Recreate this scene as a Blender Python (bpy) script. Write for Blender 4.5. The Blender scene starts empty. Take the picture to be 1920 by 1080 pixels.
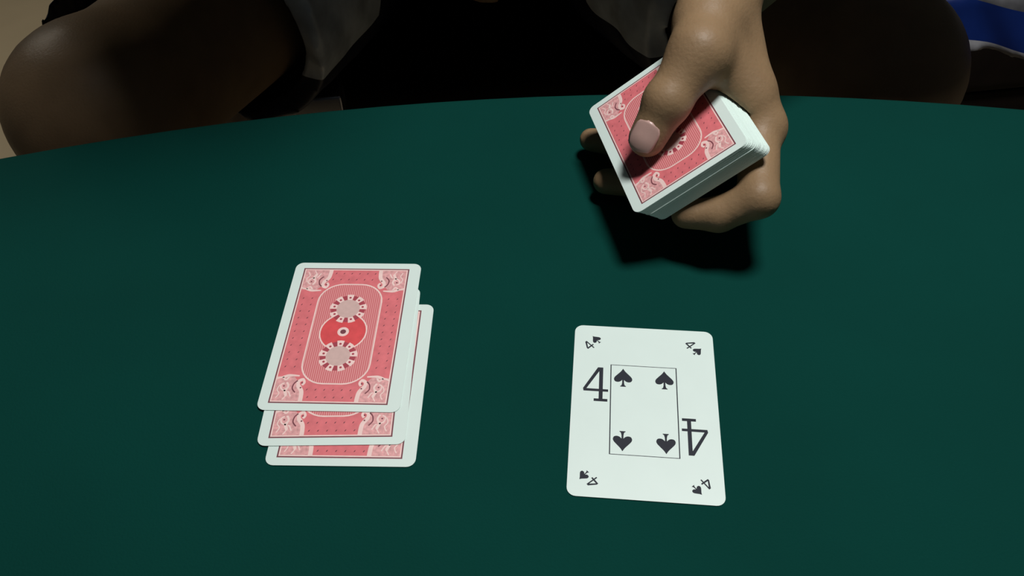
import bpy, bmesh, math, random
import numpy as np
from mathutils import Vector, Matrix

random.seed(7)
rng = np.random.RandomState(7)
S = bpy.context.scene
C = S.collection

# ------------------------------------------------------------------ camera, world, light, exposure
cam_data = bpy.data.cameras.new('camera')
cam = bpy.data.objects.new('camera', cam_data)
C.objects.link(cam)
cam_data.sensor_width = 36.0
cam_data.lens = 36.0 * 1604.5 / 1920.0
cam_data.clip_start = 0.02
CR = ((0.99919, -0.03002, -0.02676), (0.04021, 0.74588, 0.66487), (0.0, 0.6654, -0.74648))
right, up, fwd = [Vector(v).normalized() for v in CR]
m = Matrix.Identity(4)
for i in range(3):
    m[i][0], m[i][1], m[i][2] = right[i], up[i], -fwd[i]
m[0][3], m[1][3], m[2][3] = 0.0, 0.0, 0.3113
cam.matrix_world = m
S.camera = cam

S.view_settings.view_transform = 'Standard'
S.view_settings.look = 'None'
S.view_settings.gamma = 1.0
S.view_settings.exposure = 0.0
S.view_settings.use_curve_mapping = False

W = bpy.data.worlds.new('dim_room')
S.world = W
W.use_nodes = True
W.node_tree.nodes['Background'].inputs[0].default_value = (0.80, 0.92, 1.0, 1)
W.node_tree.nodes['Background'].inputs[1].default_value = 0.022

def lamp(name, loc, target, power, size, col):
    d = bpy.data.lights.new(name, 'AREA')
    d.shape = 'DISK'; d.size = size; d.energy = power; d.color = col
    o = bpy.data.objects.new(name, d); C.objects.link(o)
    o.location = loc
    o.rotation_euler = (Vector(target) - Vector(loc)).to_track_quat('-Z', 'Y').to_euler()
    return o

lamp('ceiling_lamp', (0.22, 0.36, 1.02), (0.15, 0.33, 0.0), 10.1, 0.22, (1.0, 0.985, 0.965))

# ------------------------------------------------------------------ helpers
lamp('back_ceiling_lamp', (-1.55, 1.75, 1.0), (-0.8, 1.3, -0.75), 5.0, 0.3, (1.0, 0.95, 0.82))

def link(o, parent=None):
    C.objects.link(o)
    if parent is not None:
        o.parent = parent
    return o

def mesh_obj(name, verts, faces, mats, parent=None, smooth=False, midx=None):
    me = bpy.data.meshes.new(name)
    me.from_pydata([tuple(v) for v in verts], [], faces)
    for mt in (mats if isinstance(mats, (list, tuple)) else [mats]):
        me.materials.append(mt)
    if midx is not None:
        me.polygons.foreach_set('material_index', midx)
    if smooth:
        me.polygons.foreach_set('use_smooth', [True] * len(me.polygons))
    me.update()
    return link(bpy.data.objects.new(name, me), parent)

def tag(o, label, cat, group=None):
    o['label'] = label; o['category'] = cat
    if group: o['group'] = group
    return o

def empty(name, loc=(0, 0, 0)):
    o = bpy.data.objects.new(name, None)
    o.empty_display_size = 0.05
    o.location = loc
    return link(o)

def srgb(r, g, b):
    f = lambda c: (c / 12.92 if c <= 0.04045 else ((c + 0.055) / 1.055) ** 2.4)
    return (f(r / 255), f(g / 255), f(b / 255), 1)

def mat(name, col, rough=0.6, spec=0.5, metal=0.0, noise=0.0, nscale=40.0, bump=0.0, bscale=300.0,
        sheen=0.0, sss=0.0, coat=0.0):
    mt = bpy.data.materials.new(name); mt.use_nodes = True
    nt = mt.node_tree; b = nt.nodes['Principled BSDF']
    b.inputs['Base Color'].default_value = col
    b.inputs['Roughness'].default_value = rough
    b.inputs['Specular IOR Level'].default_value = spec
    b.inputs['Metallic'].default_value = metal
    b.inputs['Sheen Weight'].default_value = sheen
    b.inputs['Coat Weight'].default_value = coat
    if sss:
        b.inputs['Subsurface Weight'].default_value = sss
        b.inputs['Subsurface Radius'].default_value = (1.0, 0.35, 0.2)
        b.inputs['Subsurface Scale'].default_value = 0.004
    tc = nt.nodes.new('ShaderNodeTexCoord')
    if noise:
        n = nt.nodes.new('ShaderNodeTexNoise'); n.inputs['Scale'].default_value = nscale
        n.inputs['Detail'].default_value = 5
        nt.links.new(tc.outputs['Object'], n.inputs['Vector'])
        r = nt.nodes.new('ShaderNodeValToRGB')
        r.color_ramp.elements[0].position = 0.3; r.color_ramp.elements[1].position = 0.7
        r.color_ramp.elements[0].color = tuple(c * (1 - noise) for c in col[:3]) + (1,)
        r.color_ramp.elements[1].color = tuple(min(1, c * (1 + noise)) for c in col[:3]) + (1,)
        nt.links.new(n.outputs['Fac'], r.inputs['Fac'])
        nt.links.new(r.outputs['Color'], b.inputs['Base Color'])
    if bump:
        n2 = nt.nodes.new('ShaderNodeTexNoise'); n2.inputs['Scale'].default_value = bscale
        n2.inputs['Detail'].default_value = 4
        nt.links.new(tc.outputs['Object'], n2.inputs['Vector'])
        bp = nt.nodes.new('ShaderNodeBump'); bp.inputs['Strength'].default_value = bump
        bp.inputs['Distance'].default_value = 0.001
        nt.links.new(n2.outputs['Fac'], bp.inputs['Height'])
        nt.links.new(bp.outputs['Normal'], b.inputs['Normal'])
    return mt

# ------------------------------------------------------------------ materials
M_felt = mat('green_felt', (0.0012, 0.043, 0.034, 1), rough=0.9, spec=0.08, noise=0.07, nscale=9, bump=0.25, bscale=900, sheen=0.0)
M_wood = mat('dark_wood', (0.012, 0.006, 0.003, 1), rough=0.5, noise=0.3, nscale=12)
M_floor = mat('beige_floor', (0.58, 0.46, 0.29, 1), rough=0.55, noise=0.06, nscale=5)
M_wall = mat('wall_paint', (0.35, 0.32, 0.27, 1), rough=0.8, noise=0.04, nscale=6)
M_bench = mat('dark_brown_leather', (0.010, 0.006, 0.004, 1), rough=0.8, spec=0.15, noise=0.25, nscale=25, bump=0.15)
M_steel = mat('polished_steel', (0.62, 0.62, 0.68, 1), rough=0.28, metal=1.0, noise=0.05, nscale=30)
M_card = mat('card_stock', (0.72, 0.85, 0.80, 1), rough=0.42, spec=0.45, noise=0.012, nscale=60)
M_ink = mat('black_ink', (0.020, 0.023, 0.034, 1), rough=0.6, spec=0.2, noise=0.1, nscale=300)
M_red = mat('red_back_ink', srgb(224, 118, 124), rough=0.45, noise=0.10, nscale=260)
M_disc = mat('deep_red_disc_ink', srgb(222, 80, 84), rough=0.45, noise=0.10, nscale=200)
M_dark = mat('maroon_line_ink', srgb(120, 62, 72), rough=0.5, noise=0.1, nscale=200)
M_spot = mat('maroon_chip_ink', srgb(170, 66, 80), rough=0.5, noise=0.1, nscale=200)
M_pale = mat('pale_pink_ink', srgb(246, 214, 208), rough=0.45, noise=0.05, nscale=300)
M_chip = mat('greyish_pink_ink', srgb(212, 180, 174), rough=0.45, noise=0.05, nscale=400)
M_horse = mat('mottled_pink_ink', srgb(226, 166, 166), rough=0.45, noise=0.22, nscale=700)

def hatch_mat():
    mt = bpy.data.materials.new('hatched_red_ink'); mt.use_nodes = True
    nt = mt.node_tree; b = nt.nodes['Principled BSDF']
    b.inputs['Roughness'].default_value = 0.45
    tc = nt.nodes.new('ShaderNodeTexCoord')
    w = nt.nodes.new('ShaderNodeTexWave'); w.bands_direction = 'X'
    w.inputs['Scale'].default_value = 330; w.inputs['Distortion'].default_value = 0.4
    nt.links.new(tc.outputs['Object'], w.inputs['Vector'])
    r = nt.nodes.new('ShaderNodeValToRGB')
    r.color_ramp.elements[0].position = 0.25; r.color_ramp.elements[1].position = 0.8
    r.color_ramp.elements[0].color = srgb(206, 104, 110)
    r.color_ramp.elements[1].color = srgb(232, 158, 158)
    nt.links.new(w.outputs['Fac'], r.inputs['Fac'])
    nt.links.new(r.outputs['Color'], b.inputs['Base Color'])
    return mt
M_hatch = hatch_mat()

M_skin = mat('skin', (0.255, 0.165, 0.088, 1), rough=0.5, spec=0.3, noise=0.10, nscale=45, bump=0.22, bscale=520, sss=0.06)
M_nail = mat('nail', (0.50, 0.32, 0.28, 1), rough=0.32, spec=0.5, noise=0.04, nscale=200)
M_blue = mat('blue_nylon', (0.008, 0.030, 0.19, 1), rough=0.38, spec=0.5, noise=0.15, nscale=30)
M_navy = mat('navy_nylon', (0.004, 0.007, 0.022, 1), rough=0.5, noise=0.2, nscale=30)
M_grey = mat('grey_nylon', (0.13, 0.13, 0.14, 1), rough=0.5, noise=0.4, nscale=40)
M_silver = mat('silver_grey_satin', (0.70, 0.76, 0.78, 1), rough=0.32, spec=0.7, noise=0.25, nscale=35)
M_white = mat('white_piping', (0.5, 0.5, 0.53, 1), rough=0.5, noise=0.05, nscale=80)
M_shirt = mat('black_cotton', (0.010, 0.010, 0.012, 1), rough=0.9, noise=0.2, nscale=60, bump=0.2)
M_hair = mat('black_hair', (0.006, 0.005, 0.005, 1), rough=0.5, noise=0.3, nscale=200, bump=0.4)
M_box = mat('grey_brown_board', (0.10, 0.085, 0.065, 1), rough=0.7, noise=0.1, nscale=20)

# ------------------------------------------------------------------ setting
def box(name, x0, x1, y0, y1, z0, z1, mt, parent=None, bev=0.0, seg=2):
    bm = bmesh.new()
    bmesh.ops.create_cube(bm, size=1)
    for v in bm.verts:
        v.co = Vector(((x0 + x1) / 2 + v.co.x * (x1 - x0), (y0 + y1) / 2 + v.co.y * (y1 - y0), (z0 + z1) / 2 + v.co.z * (z1 - z0)))
    if bev:
        bmesh.ops.bevel(bm, geom=bm.edges[:], offset=bev, segments=seg, profile=0.6, affect='EDGES')
    me = bpy.data.meshes.new(name); bm.to_mesh(me); bm.free()
    me.materials.append(mt)
    if bev:
        me.polygons.foreach_set('use_smooth', [True] * len(me.polygons))
    return link(bpy.data.objects.new(name, me), parent)

FZ = -0.75
fl = box('floor', -3, 3, -2.0, 3.4, FZ - 0.05, FZ, M_floor); fl['kind'] = 'structure'
wb = box('wall_back', -3, 3, 3.4, 3.5, FZ, 2.0, M_wall); wb['kind'] = 'structure'

# table: round-edged top, far edge follows a wide circle
TC = Vector((0.02, -0.845, 0.0)); TR = 1.282
def disc_loft(prof, n, cx, cy):
    vs, fs = [], []
    for r, z in prof:
        for k in range(n):
            a = 2 * math.pi * k / n
            vs.append((cx + r * math.cos(a), cy + r * math.sin(a), z))
    for j in range(len(prof) - 1):
        for k in range(n):
            k2 = (k + 1) % n
            fs.append((j * n + k, j * n + k2, (j + 1) * n + k2, (j + 1) * n + k))
    fs.append(tuple(range(n - 1, -1, -1)))
    fs.append(tuple((len(prof) - 1) * n + k for k in range(n)))
    return vs, fs
table = empty('card_table', (TC.x, TC.y, FZ))
tag(table, 'table with a curved far edge, covered in dark green felt', 'table')
def tpart(name, prof, mt, n=256):
    vs, fs = disc_loft(prof, n, 0, 0)
    vs = [(x, y, z - FZ) for x, y, z in vs]
    return mesh_obj(name, vs, fs, mt, table, smooth=True)
prof = []
for i in range(9):
    a = math.pi / 2 - i * math.pi / 8
    prof.append((TR - 0.007 + 0.007 * math.cos(a), -0.007 + 0.007 * math.sin(a)))
prof = [(TR * 0.5, 0.0), (TR - 0.03, 0.0)] + prof
felt = tpart('felt_cover', prof[::-1] , M_felt)
board = tpart('board', [(TR - 0.02, -0.045), (TR - 0.006, -0.041), (TR - 0.006, -0.0142)], M_wood)
for o_ in (felt, board):
    o_.data.polygons.foreach_set('use_smooth', [len(p.vertices) == 4 for p in o_.data.polygons])
tpart('pedestal', [(0.42, FZ), (0.42, FZ + 0.03), (0.12, FZ + 0.08), (0.09, FZ + 0.4), (0.14, -0.06), (0.3, -0.0452)], M_wood, 48)

# bench the player sits on
bench = empty('bench', (0.15, 1.08, FZ))
bench.rotation_euler = (0, 0, math.radians(5))
tag(bench, 'low dark brown padded bench with a steel front rail behind the table', 'bench')
def bpart(name, *a, **k):
    return box(name, *a, parent=bench, **k)
bpart('seat_pad', -0.56, 0.75, -0.25, 0.22, 0.41, 0.500, M_bench, bev=0.02, seg=3)
bpart('seat_base', -0.55, 0.74, -0.24, 0.21, 0.32, 0.409, M_bench, bev=0.004)
bpart('front_rail', -0.55, -0.35, -0.290, -0.2505, 0.490, 0.524, M_steel, bev=0.003)
for sx in (-0.50, 0.69):
    for sy in (-0.15, 0.17):
        bpart('leg', sx - 0.02, sx + 0.02, sy - 0.02, sy + 0.02, 0.0, 0.3195, M_wood, bev=0.003)

# ------------------------------------------------------------------ playing cards
CW, CH, CT = 0.063, 0.088, 0.00028
def rrect(w, h, r, n=6):
    pts = []
    for cx, cy, a0 in ((w / 2 - r, h / 2 - r, 0), (-w / 2 + r, h / 2 - r, 90), (-w / 2 + r, -h / 2 + r, 180), (w / 2 - r, -h / 2 + r, 270)):
        for i in range(n + 1):
            a = math.radians(a0 + 90 * i / n)
            pts.append((cx + r * math.cos(a), cy + r * math.sin(a)))
    return pts

def card_mesh(w, h):
    p = rrect(w, h, 0.0038); n = len(p)
    e = 0.00002
    p2 = rrect(w - 2 * e, h - 2 * e, 0.0038)
    vs = [(x, y, 0) for x, y in p2] + [(x, y, 0.00002) for x, y in p] + [(x, y, CT - 0.00002) for x, y in p] + [(x, y, CT) for x, y in p2]
    fs = [tuple(range(n - 1, -1, -1)), tuple(3 * n + k for k in range(n))]
    for j in range(3):
        for k in range(n):
            k2 = (k + 1) % n
            fs.append((j * n + k, j * n + k2, (j + 1) * n + k2, (j + 1) * n + k))
    me = bpy.data.meshes.new('playing_card'); me.from_pydata(vs, [], fs)
    me.materials.append(M_card); me.update()
    return me

class Print:
    """flat layered print: polygons with a material, tiny height steps"""
    def __init__(s): s.v = []; s.f = []; s.m = []; s.mats = []
    def mi(s, mt):
        if mt not in s.mats: s.mats.append(mt)
        return s.mats.index(mt)
    def poly(s, pts, mt, lay):
        b = len(s.v); z = CT + 0.000008 * (lay + 1)
        s.v += [(x / 1000, y / 1000, z) for x, y in pts]
        s.f.append(tuple(range(b, b + len(pts)))); s.m.append(s.mi(mt))
    def strip(s, pts, wid, mt, lay, closed=False):
        b = len(s.v); z = CT + 0.000008 * (lay + 1); n = len(pts)
        for i, (x, y) in enumerate(pts):
            p0 = pts[(i - 1) % n] if (closed or i > 0) else pts[i]
            p1 = pts[(i + 1) % n] if (closed or i < n - 1) else pts[i]
            dx, dy = p1[0] - p0[0], p1[1] - p0[1]; L = math.hypot(dx, dy) or 1
            w = (wid[i] if isinstance(wid, (list, tuple)) else wid) / 2
            nx, ny = -dy / L * w, dx / L * w
            s.v += [((x + nx) / 1000, (y + ny) / 1000, z), ((x - nx) / 1000, (y - ny) / 1000, z)]
        for i in range(n if closed else n - 1):
            j = (i + 1) % n
            s.f.append((b + 2 * i + 1, b + 2 * j + 1, b + 2 * j, b + 2 * i)); s.m.append(s.mi(mt))
    def build(s, name, parent):
        o = mesh_obj(name, s.v, s.f, s.mats, parent, midx=s.m)
        return o

def circ(cx, cy, r, n=28, ry=None):
    ry = ry or r
    return [(cx + r * math.cos(2 * math.pi * k / n), cy + ry * math.sin(2 * math.pi * k / n)) for k in range(n)]
def spl(pts, n=5):
    out = []
    for i in range(len(pts) - 1):
        p0 = pts[max(i - 1, 0)]; p1 = pts[i]; p2 = pts[i + 1]; p3 = pts[min(i + 2, len(pts) - 1)]
        for k in range(n):
            t = k / n
            out.append(tuple(0.5 * (2 * p1[c] + (p2[c] - p0[c]) * t + (2 * p0[c] - 5 * p1[c] + 4 * p2[c] - p3[c]) * t * t + (3 * p1[c] - p0[c] - 3 * p2[c] + p3[c]) * t ** 3) for c in (0, 1)))
    out.append(pts[-1]); return out

def back_print(parent, sc=1.0):
    P = Print(); PW, PH = 26.4, 40.3
    sq = lambda a, b: [(-a, -b), (a, -b), (a, b), (-a, b)]
    P.poly(sq(PW, PH), M_dark, 0)
    P.poly(sq(PW - 0.65, PH - 0.65), M_pale, 1)
    P.poly(sq(PW - 1.25, PH - 1.25), M_red, 2)
    # corner grounds
    for sx in (-1, 1):
        for sy in (-1, 1):
            g = [(sx * x, sy * y) for x, y in ((13.0, 39.0), (13.0, 31.5), (17.5, 26.0), (25.1, 26.0), (25.1, 39.0))]
            if sx * sy > 0: g = g[::-1]
            P.poly(g, M_horse, 3)
            q = lambda pts: [(sx * x, sy * y) for x, y in pts]
            # wing line below the crest, reared creature, and its twin scroll
            P.strip(q(spl([(25.4, 27.2), (22.5, 26.3), (19.5, 25.4), (15.2, 25.6)])), [1.0, .9, .9, .9, .9, 1.1, 1.3, 1.4, 1.4, 1.4, 1.3, 1.1, 1, .9, .8, .6], M_pale, 5)
            P.strip(q(spl([(22.6, 26.4), (21.0, 27.9), (19.8, 26.2)])), 0.8, M_pale, 5)
            P.strip(q(spl([(12.4, 39.6), (12.5, 36.4), (13.0, 33.6), (14.8, 31.0), (15.0, 28.6), (13.2, 27.6), (12.4, 29.2), (13.2, 30.6)])), [1.9] * 16 + [1.6] * 10 + [1.1] * 10, M_pale, 5)
            P.strip(q(spl([(15.6, 34.6), (17.2, 32.4), (16.9, 29.8), (15.6, 28.2)])), 0.6, M_dark, 5)
            P.strip(q(spl([(20.6, 38.6), (19.4, 36.2), (20.2, 33.8), (19.2, 31.4), (20.2, 29.2)])), [0.5] * 5 + [1.3] * 8 + [0.9] * 8, M_pale, 5)
            P.strip(q(spl([(20.0, 33.8), (22.0, 32.8), (22.6, 30.6), (21.2, 29.6)])), 0.7, M_pale, 5)
            P.strip(q(spl([(17.2, 36.8), (18.4, 34.4), (19.2, 34.2)])), 0.6, M_pale, 5)
            P.strip(q(spl([(23.6, 37.6), (22.6, 35.2), (23.8, 33.2), (23.2, 30.8)])), 0.5, M_pale, 5)
            for dx, dy in ((13.4, 29.4), (13.6, 32.0), (21.2, 31.2)):
                c_ = [(sx * x, sy * y) for x, y in circ(dx, dy, 0.42, 8)]
                P.poly(c_ if sx * sy > 0 else c_[::-1], M_dark, 6)
    # small tick pattern in the bands
    def tick(x, y):
        P.poly([(x - .45, y - .5), (x + .1, y - .35), (x + .45, y + .5), (x - .1, y + .3)], M_dark, 3)
    for sy in (-1, 1):
        for k in range(6): tick(-9.6 + 3.9 * k, sy * 36.9); tick(-10.6 + 3.9 * k, sy * 32.9)
    for sx in (-1, 1):
        for k in range(11):
            tick(sx * 22.9, -20.5 + 4.1 * k); tick(sx * 18.6, -20.5 + 4.1 * k)
    # central rounded frame
    ov = [(x * 1000, y * 1000) for x, y in rrect(0.0316, 0.0600, 0.0115, 8)]
    P.poly(ov, M_pale, 4)
    P.poly([(x * 1000, y * 1000) for x, y in rrect(0.0302, 0.0586, 0.0109, 8)], M_hatch, 5)
    P.poly(circ(0, 0, 11.3, 40), M_pale, 6)
    P.poly(circ(0, 0, 10.6, 40), M_disc, 7)
    P.poly(circ(0, 0, 2.7), M_pale, 8); P.poly(circ(0, 0, 1.35), M_dark, 9)
    for cy in (-14.1, 14.1):
        P.poly(circ(0, cy, 8.3, 36), M_spot, 8)
        for k in range(9):
            a = 2 * math.pi * (k + .25) / 9
            ca, sa = math.cos(a), math.sin(a)
            P.poly([(x * ca - y * sa, cy + x * sa + y * ca) for x, y in ((4.6, -1.0), (8.7, -1.75), (8.9, 0), (8.7, 1.75), (4.6, 1.0))], M_pale, 9)
            P.poly([(x * ca - y * sa, cy + x * sa + y * ca) for x, y in circ(6.9, 0, .62, 8)], M_spot, 10)
        P.poly(circ(0, cy, 5.6, 30), M_chip, 10)
    o = P.build('back_print', parent)
    o.scale = (sc, sc, 1)
    return o

ME_CARD = card_mesh(CW, CH)
def place_card(x, y, ang, z, label, group=None):
    o = bpy.data.objects.new('playing_card', ME_CARD); link(o)
    o.location = (x, y, z); o.rotation_euler = (0, 0, ang)
    return tag(o, label, 'playing card', group)

GP = 'face-down cards in the small pile'
c3 = place_card(-0.0717, 0.2264, -0.0601, 0.0002, 'bottom face-down card of the small pile, sticking out furthest right and nearest', GP)
c2 = place_card(-0.0775, 0.2364, -0.0338, 0.0002 + 0.00042, 'middle face-down card of the small pile, only a strip of red showing', GP)
c1 = place_card(-0.07905, 0.25314, -0.0698, 0.0002 + 0.00084, 'top face-down card of the small pile, whole red patterned back showing', GP)
for c_ in (c1, c2, c3):
    bp_ = back_print(c_); bp_.location = (-0.0006, 0, 0)

# ---- the four of spades
c4 = place_card(0.05488, 0.20493, -0.1214, 0.0002, 'four of spades lying face up alone on the green felt')
def place2(pts, cx, cy, s, a, ar=1.0):
    ca, sa = math.cos(a), math.sin(a)
    return [(cx + s * (ar * x * ca - y * sa), cy + s * (ar * x * sa + y * ca)) for x, y in pts]
def spade_pts():
    # unit: height 1, tip at +0.5
    half = spl([(0.0, 0.5), (0.10, 0.34), (0.26, 0.16), (0.375, 0.02), (0.41, -0.10), (0.36, -0.215), (0.24, -0.25), (0.13, -0.215), (0.04, -0.13)], 4)
    stem = [(0.045, -0.30), (0.07, -0.42), (0.13, -0.47), (0.13, -0.5)]
    r = half + stem
    return [(-x, y) for x, y in r][1:][::-1] + r[:] if False else [(x, y) for x, y in r] + [(-x, y) for x, y in r[::-1][:-1]]
SP = spade_pts()[::-1]
FOUR = [  # (polygon) pieces of a slab-serif 4, height 1, centred
    [(0.09, 0.5), (0.24, 0.5), (0.24, -0.44), (0.10, -0.44), (0.10, 0.30)],
    [(0.13, 0.5), (0.05, 0.5), (-0.46, -0.14), (-0.37, -0.18), (0.13, 0.42)],
    [(-0.46, -0.14), (-0.44, -0.215), (0.43, -0.215), (0.43, -0.145)],
    [(-0.07, -0.425), (-0.07, -0.5), (0.41, -0.5), (0.41, -0.425)],
]
def ink(name, polys, parent=c4):
    P = Print()
    for k, p in enumerate(polys): P.poly(p, M_ink, k)
    return P.build(name, parent)
for (x, y, a) in ((-9.2, 15.3, 0), (8.9, 15.2, 0), (-9.3, -17.3, math.pi), (8.75, -17.3, math.pi)):
    ink('pip', [place2(SP, x, y, 9.8, a)])
for (x, y, a) in ((-21.6, 36.0, .75), (24.2, 32.3, -.8), (-24.9, -34.5, 2.42), (20.6, -37.8, -2.4)):
    ink('corner_pip', [place2(SP, x, y, 5.1, a)])
ink('numeral', [place2(p, -21.0, 11.1, 18.2, 0, .68) for p in FOUR])
ink('numeral', [place2(p, 20.8, -13.1, 18.0, math.pi, .68) for p in FOUR])
FT = [  # thin small 4
    [(0.10, 0.5), (0.24, 0.5), (0.24, -0.5), (0.10, -0.5)],
    [(0.14, 0.5), (0.02, 0.5), (-0.46, -0.10), (-0.34, -0.17), (0.14, 0.36)],
    [(-0.46, -0.10), (-0.44, -0.24), (0.46, -0.24), (0.46, -0.12)],
]
for (x, y, a) in ((-24.8, 32.4, .80), (21.0, 35.9, -.85), (-21.0, -37.3, 2.3), (24.4, -34.5, -2.45)):
    ink('corner_numeral', [place2(p, x, y, 5.2, a, .78) for p in FT])
P = Print()
P.strip([(-14.6, -23.8), (14.2, -23.8), (14.2, 22.0), (-14.6, 22.0)], 0.55, M_ink, 0, closed=True)
P.build('border_line', c4)

# ------------------------------------------------------------------ the deck in the hand
RD = Matrix(((0.82, -0.178, -0.544), (0.15, 0.984, -0.095), (0.552, -0.003, 0.834)))
rx = Vector((RD[0][0], RD[1][0], RD[2][0])).normalized()
ry = Vector((RD[0][1], RD[1][1], RD[2][1])); ry = (ry - rx * ry.dot(rx)).normalized()
rz = rx.cross(ry)
RD = Matrix((rx, ry, rz)).transposed()
TD = Vector((0.07602, 0.33557, 0.05035))
def D(x, y, z):                       # deck-local millimetres -> world
    return TD + RD @ (Vector((x, y, z)) / 1000)
SC = 0.95
ME_HELD = card_mesh(CW * SC, CH * SC)
NDECK = 46
for i in range(NDECK):
    u = i / (NDECK - 1)
    sh = 6.7 * u ** 0.8 + (random.uniform(-.25, .25) if i else 0)
    yy = (random.uniform(-.04, .04) - (0.3 if i in (17, 18) else 0)) if i else 0
    o = bpy.data.objects.new('playing_card', ME_HELD); link(o)
    zz = -0.295 - 0.295 * i
    rot = (RD @ Matrix.Rotation(math.radians(random.uniform(-.07, .07) if i else 0), 3, 'Z')).to_4x4()
    o.matrix_world = Matrix.Translation(D(sh, yy, zz)) @ rot
    if i == 0:
        tag(o, 'top card of the held deck, red patterned back under the thumb', 'playing card', 'cards of the held deck')
        back_print(o, SC)
    elif i == NDECK - 1:
        tag(o, 'lowest card of the held deck, resting on the curled index finger', 'playing card', 'cards of the held deck')
    else:
        tag(o, 'white-edged card stacked under the top card of the deck held in the hand', 'playing card', 'cards of the held deck')

# ------------------------------------------------------------------ implicit surfaces -> one smooth mesh
class Field:
    def __init__(s, lo, hi, h):
        s.h = h; s.lo = np.array(lo, float)
        s.n = np.ceil((np.array(hi) - s.lo) / h).astype(int) + 1
        s.f = np.full(s.n, 1.0, np.float32)
        s.ax = [s.lo[i] + h * np.arange(s.n[i]) for i in range(3)]
    def _sub(s, lo, hi):
        sl = []
        for i in range(3):
            a = int(max(0, math.floor((lo[i] - s.lo[i]) / s.h))); b = int(min(s.n[i], math.ceil((hi[i] - s.lo[i]) / s.h) + 1))
            if b <= a: return None
            sl.append(slice(a, b))
        g = np.meshgrid(*[s.ax[i][sl[i]].astype(np.float32) for i in range(3)], indexing='ij')
        return tuple(sl), g
    def comb(s, sl, d, k):
        c = s.f[sl]
        if k > 0:
            hh = np.clip(0.5 + 0.5 * (c - d) / k, 0, 1)
            r = c + (d - c) * hh - k * hh * (1 - hh)
        else:
            r = np.minimum(c, d)
        s.f[sl] = r
    def cap(s, a, b, ra, rb, k):
        a = np.array(a, float); b = np.array(b, float); R = max(ra, rb) + k + 3 * s.h
        q = s._sub(np.minimum(a, b) - R, np.maximum(a, b) + R)
        if q is None: return
        sl, (X, Y, Z) = q
        ab = b - a; L2 = float(ab @ ab) + 1e-12
        t = np.clip(((X - a[0]) * ab[0] + (Y - a[1]) * ab[1] + (Z - a[2]) * ab[2]) / L2, 0, 1)
        d = np.sqrt((X - a[0] - t * ab[0]) ** 2 + (Y - a[1] - t * ab[1]) ** 2 + (Z - a[2] - t * ab[2]) ** 2) - (ra + (rb - ra) * t)
        s.comb(sl, d, k)
    def ell(s, c, r, k, M=None):
        c = np.array(c, float); r = np.array(r, float); R = r.max() + k + 3 * s.h
        q = s._sub(c - R, c + R)
        if q is None: return
        sl, (X, Y, Z) = q
        X = X - c[0]; Y = Y - c[1]; Z = Z - c[2]
        if M is not None:
            X, Y, Z = [M[0][i] * X + M[1][i] * Y + M[2][i] * Z for i in range(3)]
        k0 = np.sqrt((X / r[0]) ** 2 + (Y / r[1]) ** 2 + (Z / r[2]) ** 2)
        k1 = np.sqrt((X / r[0] ** 2) ** 2 + (Y / r[1] ** 2) ** 2 + (Z / r[2] ** 2) ** 2) + 1e-9
        s.comb(sl, k0 * (k0 - 1) / k1, k)
    def chain(s, pts, rad, k0, k):
        for i in range(len(pts) - 1):
            s.cap(pts[i], pts[i + 1], rad[i], rad[i + 1], k0 if i == 0 else k)
    def merge(s, other_f, k):
        s.comb((slice(None),) * 3, other_f, k)
    def carve(s, fn):
        g = np.meshgrid(*[a.astype(np.float32) for a in s.ax], indexing='ij')
        s.f = np.maximum(s.f, fn(*g).astype(np.float32))
    def mesh(s):
        f = s.f; n = s.n
        sg = f < 0
        cnt = np.zeros(n - 1, np.int8)
        for i in (0, 1):
            for j in (0, 1):
                for l in (0, 1):
                    cnt += sg[i:n[0] - 1 + i, j:n[1] - 1 + j, l:n[2] - 1 + l]
        act = (cnt > 0) & (cnt < 8)
        ci = np.argwhere(act)
        idx = np.full(n - 1, -1, np.int64); idx[act] = np.arange(len(ci))
        acc = np.zeros((len(ci), 3)); w = np.zeros(len(ci))
        cor = [(i, j, l) for i in (0, 1) for j in (0, 1) for l in (0, 1)]
        for a in cor:
            for ax in range(3):
                if a[ax]: continue
                b = list(a); b[ax] = 1
                fa = f[tuple((ci + a).T)]; fb = f[tuple((ci + b).T)]
                mk = (fa < 0) != (fb < 0)
                t = np.where(mk, fa / np.where(mk, fa - fb, 1), 0)
                p = np.array(a, float)[None] + np.zeros((len(ci), 3)); p[:, ax] += t
                acc += p * mk[:, None]; w += mk
        V = s.lo + s.h * (ci + acc / w[:, None])
        F = []
        for ax in range(3):
            o1, o2 = (ax + 1) % 3, (ax + 2) % 3
            sa = [slice(1, n[i] - 1) for i in range(3)]; sa[ax] = slice(0, n[ax] - 1)
            sb = list(sa); sb[ax] = slice(1, n[ax])
            A = sg[tuple(sa)]; B = sg[tuple(sb)]
            e = np.argwhere(A != B)
            if not len(e): continue
            flip = A[tuple(e.T)]
            base = e.copy(); base[:, o1] += 1; base[:, o2] += 1
            q = []
            for d1, d2 in ((-1, -1), (0, -1), (0, 0), (-1, 0)):
                c = base.copy(); c[:, o1] += d1; c[:, o2] += d2
                q.append(idx[tuple(c.T)])
            q = np.stack(q, 1)
            q[~flip] = q[~flip][:, ::-1]
            F.append(q)
        return V, np.concatenate(F)

def relax(V, F, it=2, lam=0.5):
    e = np.concatenate([F[:, [0, 1]], F[:, [1, 2]], F[:, [2, 3]], F[:, [3, 0]]])
    for _ in range(it):
        acc = np.zeros_like(V); c = np.zeros(len(V))
        for a, b in ((0, 1), (1, 0)):
            for ax in range(3): acc[:, ax] += np.bincount(e[:, a], V[e[:, b], ax], len(V))
            c += np.bincount(e[:, a], minlength=len(V))
        V = V + lam * (acc / np.maximum(c, 1)[:, None] - V)
    return V

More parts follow.
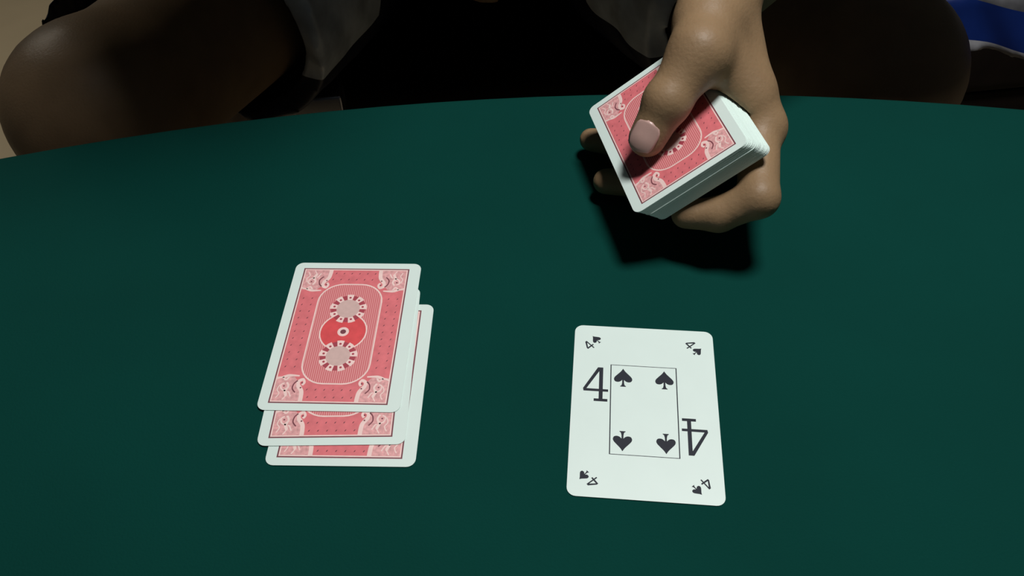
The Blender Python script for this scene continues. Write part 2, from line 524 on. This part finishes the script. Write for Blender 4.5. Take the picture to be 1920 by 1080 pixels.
def np_mesh(name, V, F, mt, parent=None):
    me = bpy.data.meshes.new(name)
    me.vertices.add(len(V)); me.vertices.foreach_set('co', V.astype(np.float32).ravel())
    me.loops.add(F.size); me.loops.foreach_set('vertex_index', F.ravel().astype(np.int32))
    me.polygons.add(len(F)); me.polygons.foreach_set('loop_start', np.arange(0, F.size, 4, dtype=np.int32))
    me.polygons.foreach_set('loop_total', np.full(len(F), 4, np.int32))
    me.polygons.foreach_set('use_smooth', np.ones(len(F), bool))
    me.materials.append(mt)
    me.update(calc_edges=True); me.validate()
    return link(bpy.data.objects.new(name, me), parent)

# ---- person, world metres
SH_L, EL_L = Vector((0.20, 0.61, 0.315)), Vector((0.288, 0.548, 0.165))       # left arm (holds the deck)
SH_R, EL_R, WR_R = Vector((-0.225, 0.615, 0.315)), Vector((-0.335, 0.60, 0.13)), Vector((-0.09, 0.845, -0.055))
HIP_L, KN_L, AN_L = Vector((0.10, 1.06, -0.152)), Vector((0.304, 0.605, -0.115)), Vector((0.335, 0.655, -0.67))
HIP_R, KN_R, AN_R = Vector((-0.155, 1.06, -0.152)), Vector((-0.322, 0.575, -0.10)), Vector((-0.345, 0.62, -0.67))
WR1, WR2 = D(57, 46, 12), D(50, 66, -14)                                     # wrist: thumb side, little-finger side

def hand_left(Fd):
    mm_ = 0.001
    k = 0.010
    cr, cu = WR1, WR2
    # forearm
    Fd.cap(EL_L, cr, .040, .0165, .02)
    Fd.cap(EL_L + Vector((0, .0, -.012)), cu, .038, .0165, .02)
    iM, mM, rM, pM = D(37, -11, -27), D(36, 4, -41), D(29, 19, -49), D(21, 34, -51)
    # metacarpals
    Fd.cap(cr.lerp(cu, .15), iM, .0160, .0112, k)
    Fd.cap(cr.lerp(cu, .40), mM, .0160, .0108, k)
    Fd.cap(cr.lerp(cu, .70), rM, .0160, .0100, k)
    Fd.cap(cr.lerp(cu, 1.0), pM, .0160, .0095, k)
    # thumb base muscle and web
    CMC, MCP, IP, TIP = D(44, 26, 15), D(32.5, 5, 19.5), D(9.2, -7.0, 16.5), D(-7.6, -13.0, 9.6)
    Fd.cap(cr, CMC, .0165, .0150, .010)
    Fd.cap(CMC, MCP, .0145, .0138, .010)
    Fd.cap(D(45, 32, 0), D(38, 8, -16), .0120, .0085, .014)
    Fd.cap(D(38, 20, 6), D(42, 2, -14), .0085, .0075, .014)
    Fd.cap(D(36, 10, 12), D(41, -4, -14), .0075, .0065, .014)
    # thumb
    Fd.chain([MCP, IP, TIP], [.0138, .0104, .0090], .006, .003)
    Fd.ell(IP, (.0108, .0108, .0104), .004)
    for pts, rad in (
        ([iM, D(20.5, -49.5, -27), D(1, -45.5, -27), D(-12, -38.5, -22)], [.0108, .0094, .0082, .0072]),
        ([mM, D(-6, -6, -35), D(-27, 2, -27), D(-41, 8.5, -19.5)], [.0106, .0092, .0080, .0068]),
        ([rM, D(-9, 27, -41), D(-27, 37, -29), D(-39.5, 44, -20.5)], [.0100, .0088, .0076, .0064]),
        ([pM, D(-4, 43, -47), D(-18, 48, -40), D(-27, 50, -31)], [.0092, .0078, .0068, .0060])):
        g = Field(Fd.lo, Fd.lo + Fd.h * (Fd.n - 1), Fd.h); g.f = np.full(Fd.n, 1.0, np.float32); g.n = Fd.n
        g.ax = Fd.ax
        g.chain(pts, rad, 0, .003)
        Fd.merge(g.f, .0028)
    # knuckle
    Fd.ell(iM + Vector((.003, .0, .0)), (.0108, .0115, .0115), .006)
    return TIP, IP

bx_lo = np.array([0.02, 0.262, -0.004]); bx_hi = np.array([0.285, 0.865, 0.14])
Fh = Field(bx_lo, (0.30, 0.525, 0.195), 0.00125)
TIP, IP = hand_left(Fh)
# cut the fine hand field just behind the wrist
CUTY = 0.515
Fh.carve(lambda X, Y, Z: Y - CUTY)
def deck_gap(X, Y, Z):                # flesh stops where it meets the cards
    x, y, z = X - TD.x, Y - TD.y, Z - TD.z
    lx = rx.x * x + rx.y * y + rx.z * z; ly = ry.x * x + ry.y * y + ry.z * z; lz = rz.x * x + rz.y * y + rz.z * z
    u = np.clip(-lz / .0136, 0, 1)
    lx = lx - .0067 * u ** .8
    return -np.maximum(np.maximum(np.abs(lx) - CW * SC / 2 - .0009, np.abs(ly) - CH * SC / 2 - .0010), np.maximum(lz - .0006, -.0143 - lz))
Fh.carve(deck_gap)
Fh.carve(lambda X, Y, Z: .0014 - Z)
Vh, Qh = Fh.mesh(); Vh = relax(Vh, Qh, 3, .5)

def body(Fb):
    k = .05
    # torso, bent forward over the table
    Fb.ell((0, 1.09, -0.125), (.165, .125, .115), .03)
    Fb.cap((0, 1.06, -0.10), (0, .89, 0.10), .125, .125, .06)
    Fb.cap((0, .89, 0.10), (0, .68, 0.24), .128, .135, .06)
    Fb.cap((-.07, .72, .205), (.07, .72, .205), .125, .125, .05)
    Fb.cap((-.15, .615, .32), (.15, .615, .32), .060, .060, .05)
    Fb.cap((0, .62, .34), (-.01, .545, .43), .058, .055, .04)
    # head bowed toward the table
    HX, HY = -.016, .030
    Fb.ell((HX, HY + 0.460, .505), (.074, .098, .100), .03)
    Fb.ell((HX, HY + 0.415, .452), (.052, .056, .060), .03)
    Fb.cap((HX, HY + 0.367, .505), (HX, HY + 0.353, .468), .009, .014, .012)
    for sx in (-1, 1):
        Fb.ell((HX + sx * .077, HY + 0.480, .490), (.010, .022, .030), .006)
        Fb.ell((HX + sx * .031, HY + 0.373, .515), (.013, .009, .010), .006)
    Fb.cap((HX - .02, HY + 0.362, .436), (HX + .02, HY + .362, .436), .007, .007, .006)
    # legs
    for H, K, A in ((HIP_L, KN_L, AN_L), (HIP_R, KN_R, AN_R)):
        kr = .072 if H.x > 0 else .066
        Fb.cap(H, K, .090, kr, .03)
        Fb.ell(K + Vector((0, -.004, .006)), (kr, kr - .002, kr), .02)
        calf = K.lerp(A, .35) + Vector((0, .035, 0))
        Fb.cap(K, A, .060, .036, .03)
        Fb.ell(calf, (.056, .060, .115), .03)
        Fb.ell(A, (.038, .042, .042), .015)
        Fb.cap(A + Vector((0, .02, -.045)), A + Vector((0, -.14, -.062)), .035, .024, .02)
    # arms
    Fb.cap(SH_L, EL_L, .055, .043, .03)
    Fb.cap(EL_L, WR1, .041, .0185, .015)
    Fb.cap(EL_L + Vector((0, .0, -.012)), WR2, .039, .0185, .015)
    Fb.cap(SH_R, EL_R, .055, .043, .03)
    Fb.cap(EL_R, WR_R, .041, .024, .015)
    # right hand closed in the lap
    f = Vector((.082, -.03, -.022)); fn = f.normalized(); side = Vector((.15, -.5, .85)).normalized()
    base = WR_R
    Fb.cap(base, base + f * .9, .024, .026, .02)
    for j, off in enumerate((-.030, -.010, .010, .030)):
        kn = base + f + Vector((fn.y, -fn.x, 0)) * off * -1
        p1 = kn + Vector((.022, -.018, -.018)); p2 = p1 + Vector((-.010, -.006, -.022)); p3 = p2 + Vector((-.020, .008, -.004))
        Fb.chain([kn, p1, p2, p3], [.0125, .0112, .0100, .0090], .006, .003)
    Fb.chain([base + Vector((.02, -.03, .01)), base + Vector((.055, -.062, .012)), base + Vector((.085, -.072, -.004))], [.014, .012, .010], .01, .004)

Fb = Field((-.47, .33, -.755), (.47, 1.26, .64), 0.0085)
body(Fb)
# the coarse field stops where the finely modelled hand and wrist begin
ycut = 0.500
def hand_gap(X, Y, Z):
    inx = (X > .04) & (Z > -0.03) & (Z < .215) & (Y < .53)
    return np.where(inx, ycut - Y, -1.0)
Fb.carve(hand_gap)
Fb.carve(lambda X, Y, Z: FZ + .010 - Z)
Vb, Qb = Fb.mesh(); Vb = relax(Vb, Qb, 2, .5)
person = np_mesh('person', np.concatenate([Vb, Vh]), np.concatenate([Qb, Qh + len(Vb)]), M_skin)
tag(person, 'person in shorts seated behind the table with knees apart, holding the deck in one hand', 'person')

# thumb nail: a curved plate on the back of the thumb tip
def nail(name, tip, prev, normal, length, width, r, back=.55):
    ax = (tip - prev).normalized(); nn = (normal - ax * normal.dot(ax)).normalized(); sd = ax.cross(nn)
    vs, fs = [], []; nu, nv = 10, 10
    for j in range(nv + 1):
        t = -back + (1 + 0.0) * j / nv
        for i in range(nu + 1):
            s_ = -1 + 2 * i / nu
            # rounded outline
            tt = (j / nv) * 2 - 1
            wsc = (1 - abs(tt) ** 3.2) ** 0.42 if abs(tt) < 1 else 0.0
            wsc = max(wsc, 0.12)
            ang = s_ * wsc * (width / 2) / r
            drop = 0.22 * max(0, tt) ** 2 * r
            p = tip + ax * (t * length) + (nn * math.cos(ang) + sd * math.sin(ang)) * (r + .0002) - nn * drop
            vs.append(p)
    for j in range(nv):
        for i in range(nu):
            a = j * (nu + 1) + i
            fs.append((a, a + 1, a + nu + 2, a + nu + 1))
    o = mesh_obj(name, vs, fs, M_nail, person, smooth=True)
    md = o.modifiers.new('thick', 'SOLIDIFY'); md.thickness = 0.0006; md.offset = 0
    return o
tn = nail('nail', TIP, IP, RD @ Vector((-.1, -.75, 1)), .0150, .0140, .0092, .55)

# ------------------------------------------------------------------ clothes
def split_obj(name, V, P_, keep, mt, parent):
    at = {}; fs = []
    for i in np.flatnonzero(keep):
        fs.append(tuple(at.setdefault(j, len(at)) for j in P_[i]))
    return mesh_obj(name, [V[j] for j in at], fs, mt, parent, smooth=True)

Fs = Field((-.56, .62, -.34), (.56, 1.24, .04), 0.0042)
Fs.ell((0, 1.09, -0.12), (.182, .142, .125), .03)
for H, K in ((HIP_L, KN_L), (HIP_R, KN_R)):
    d = (K - H)
    e = H + d * .80
    Fs.cap(H, e, .112, .110, .03)
    sx = 1 if H.x > 0 else -1
    Fs.cap(H + Vector((0, 0, -.02)), e + Vector((sx * .01, .01, -.014)), .09, .086, .03)
    if sx > 0:                        # loose outer flap of the left leg
        Fs.cap(H + Vector((.06, 0, -.05)), e + Vector((.205, -.03, -.008)), .08, .064, .05)
Fs.carve(lambda X, Y, Z: (-(Z + .241)))
for H, K in ((HIP_L, KN_L), (HIP_R, KN_R)):
    d = (K - H).normalized(); e = H + (K - H) * .68
    def hem(X, Y, Z, d=d, e=e, sx=1 if H.x > 0 else -1):
        al = (X - e.x) * d.x + (Y - e.y) * d.y + (Z - e.z) * d.z
        la = (X - e.x - al * d.x) * sx
        v = al - np.where(la > .09, 1.4 * la, 0 * la) + .010 * np.sin(38 * X + 21 * Z)
        return np.where(X * sx > 0, v, -1.0)
    Fs.carve(hem)
Fs.carve(lambda X, Y, Z: np.where((X < 0) & (Y < .86), -.210 - Z, -1.0))
Fs.carve(lambda X, Y, Z: np.where((X > .345) & (Y < .80), -.137 + .008 * np.sin(30 * X) - Z, -1.0))
def inside_leg(X, Y, Z):
    d = np.full(X.shape, 1.0, np.float32)
    for H, K in ((HIP_L, KN_L), (HIP_R, KN_R)):
        a = np.array(H + (K - H) * .40); b = np.array(K + (K - H) * .3); ab = b - a
        t = np.clip(((X - a[0]) * ab[0] + (Y - a[1]) * ab[1] + (Z - a[2]) * ab[2]) / (ab @ ab), 0, 1)
        dd = np.sqrt((X - a[0] - t * ab[0]) ** 2 + (Y - a[1] - t * ab[1]) ** 2 + (Z - a[2] - t * ab[2]) ** 2) - .088
        d = np.minimum(d, dd)
    return -d
Fs.carve(inside_leg)
Vs, Qs = Fs.mesh(); Vs = relax(Vs, Qs, 2, .5)
# soft folds
nrm = np.sin(Vs[:, 0] * 95 + Vs[:, 2] * 60) * np.sin(Vs[:, 1] * 70 + Vs[:, 0] * 30)
Vs = Vs + np.stack([nrm * .003, nrm * .002, nrm * .003], 1)
# clean seams: cut the cloth along the planes where the panels meet
bms = bmesh.new()
bv = [bms.verts.new(v) for v in Vs]
for q in Qs: bms.faces.new([bv[i] for i in q])
planes = [((0, 0, -.123), (0, 0, 1)), ((0, 0, -.088), (0, 0, 1)), ((.345, 0, 0), (1, 0, 0)), ((0, .84, 0), (0, 1, 0)), ((0, 0, -.165), (0, 0, 1))]
for H, K in ((HIP_L, KN_L), (HIP_R, KN_R)):
    d = (K - H).normalized(); e = H + (K - H) * .68; sx = 1 if H.x > 0 else -1
    ln = Vector((sx, 0, 0)) - d * d.x * sx
    planes += [(e - d * .13, d, sx), (e - ln * (.03 / ln.length_squared), ln.normalized(), sx)]
for pl in planes:
    g = bms.verts[:] + bms.edges[:] + bms.faces[:]
    if len(pl) == 3:
        fs_ = [f for f in bms.faces if f.calc_center_median().x * pl[2] > 0 and f.calc_center_median().y < .95]
        g = list({v for f in fs_ for v in f.verts}) + list({e_ for f in fs_ for e_ in f.edges}) + fs_
    bmesh.ops.bisect_plane(bms, geom=g, plane_co=pl[0], plane_no=pl[1])
bms.verts.index_update()
Vs = np.array([v.co[:] for v in bms.verts]); PF = [[v.index for v in f.verts] for f in bms.faces]
cen = np.array([f.calc_center_median()[:] for f in bms.faces])
bms.normal_update()
fn_ = np.array([f.normal[:] for f in bms.faces])
bms.free()
hemd = np.full(len(cen), 1.0); lat = np.zeros(len(cen))
for H, K in ((HIP_L, KN_L), (HIP_R, KN_R)):
    d = np.array((K - H).normalized()); e = np.array(H + (K - H) * .68); sx = 1 if H.x > 0 else -1
    on = cen[:, 0] * sx > 0
    t_ = (cen - e) @ d
    hemd = np.where(on, -t_, hemd); lat = np.where(on, (cen[:, 0] - e[0] - t_ * d[0]) * sx, lat)
flap = (cen[:, 0] > .345) & (cen[:, 1] < .84)
inner = (lat < -.03) & (hemd < .13) & (cen[:, 2] > -.165)
piping = flap & (cen[:, 2] < -.123) & (fn_[:, 2] > -.8)
outer = flap & (cen[:, 2] >= -.123) & (cen[:, 2] < -.088)
flank = flap & (cen[:, 2] >= -.088)
rest = ~inner & ~outer & ~piping & ~flank
shorts = split_obj('shorts', Vs, PF, rest, M_navy, person)
shorts['label'] = 'dark navy sports shorts with silver-grey and blue panels'
for mk_ in (inner & (cen[:, 0] > 0), inner & (cen[:, 0] <= 0)):
    o_ = split_obj('inner_panel', Vs, PF, mk_, M_silver, shorts); o_['label'] = 'silver-grey satin inner panel'
for nm_, mk_, mt_, lb_ in (('flank_panel', flank, M_grey, 'grey flank panel'), ('outer_panel', outer, M_blue, 'bright blue outer panel'),
                           ('hem_piping', piping, M_white, 'white piping along the hem')):
    o_ = split_obj(nm_, Vs, PF, mk_, mt_, shorts); o_['label'] = lb_

Ft = Field((-.46, .44, -.20), (.47, 1.24, .44), 0.009)
Ft.cap((0, 1.06, -0.10), (0, .89, 0.10), .140, .140, .06)
Ft.cap((0, .89, 0.10), (0, .68, 0.24), .143, .149, .06)
Ft.cap((-.07, .72, .205), (.07, .72, .205), .140, .140, .05)
Ft.cap((-.15, .615, .32), (.15, .615, .32), .072, .072, .05)
Ft.cap(SH_L, SH_L.lerp(EL_L, 1.0), .072, .078, .04)
Ft.cap(SH_R, SH_R.lerp(EL_R, 1.0), .078, .086, .04)
Ft.carve(lambda X, Y, Z: -(Z + .15))
Vt, Qt = Ft.mesh(); Vt = relax(Vt, Qt, 2, .5)
sh_ = np_mesh('t_shirt', Vt, Qt, M_shirt, person)
Fr = Field((-.14, .35, .40), (.12, .65, .66), 0.008)
Fr.ell((-.016, .505, .520), (.083, .106, .104), .01)
Fr.carve(lambda X, Y, Z: (.480 - Y) - .9 * np.maximum(0, Z - .525))
Vr, Qr = Fr.mesh()
np_mesh('hair', relax(Vr, Qr, 2, .5), Qr, M_hair, person)
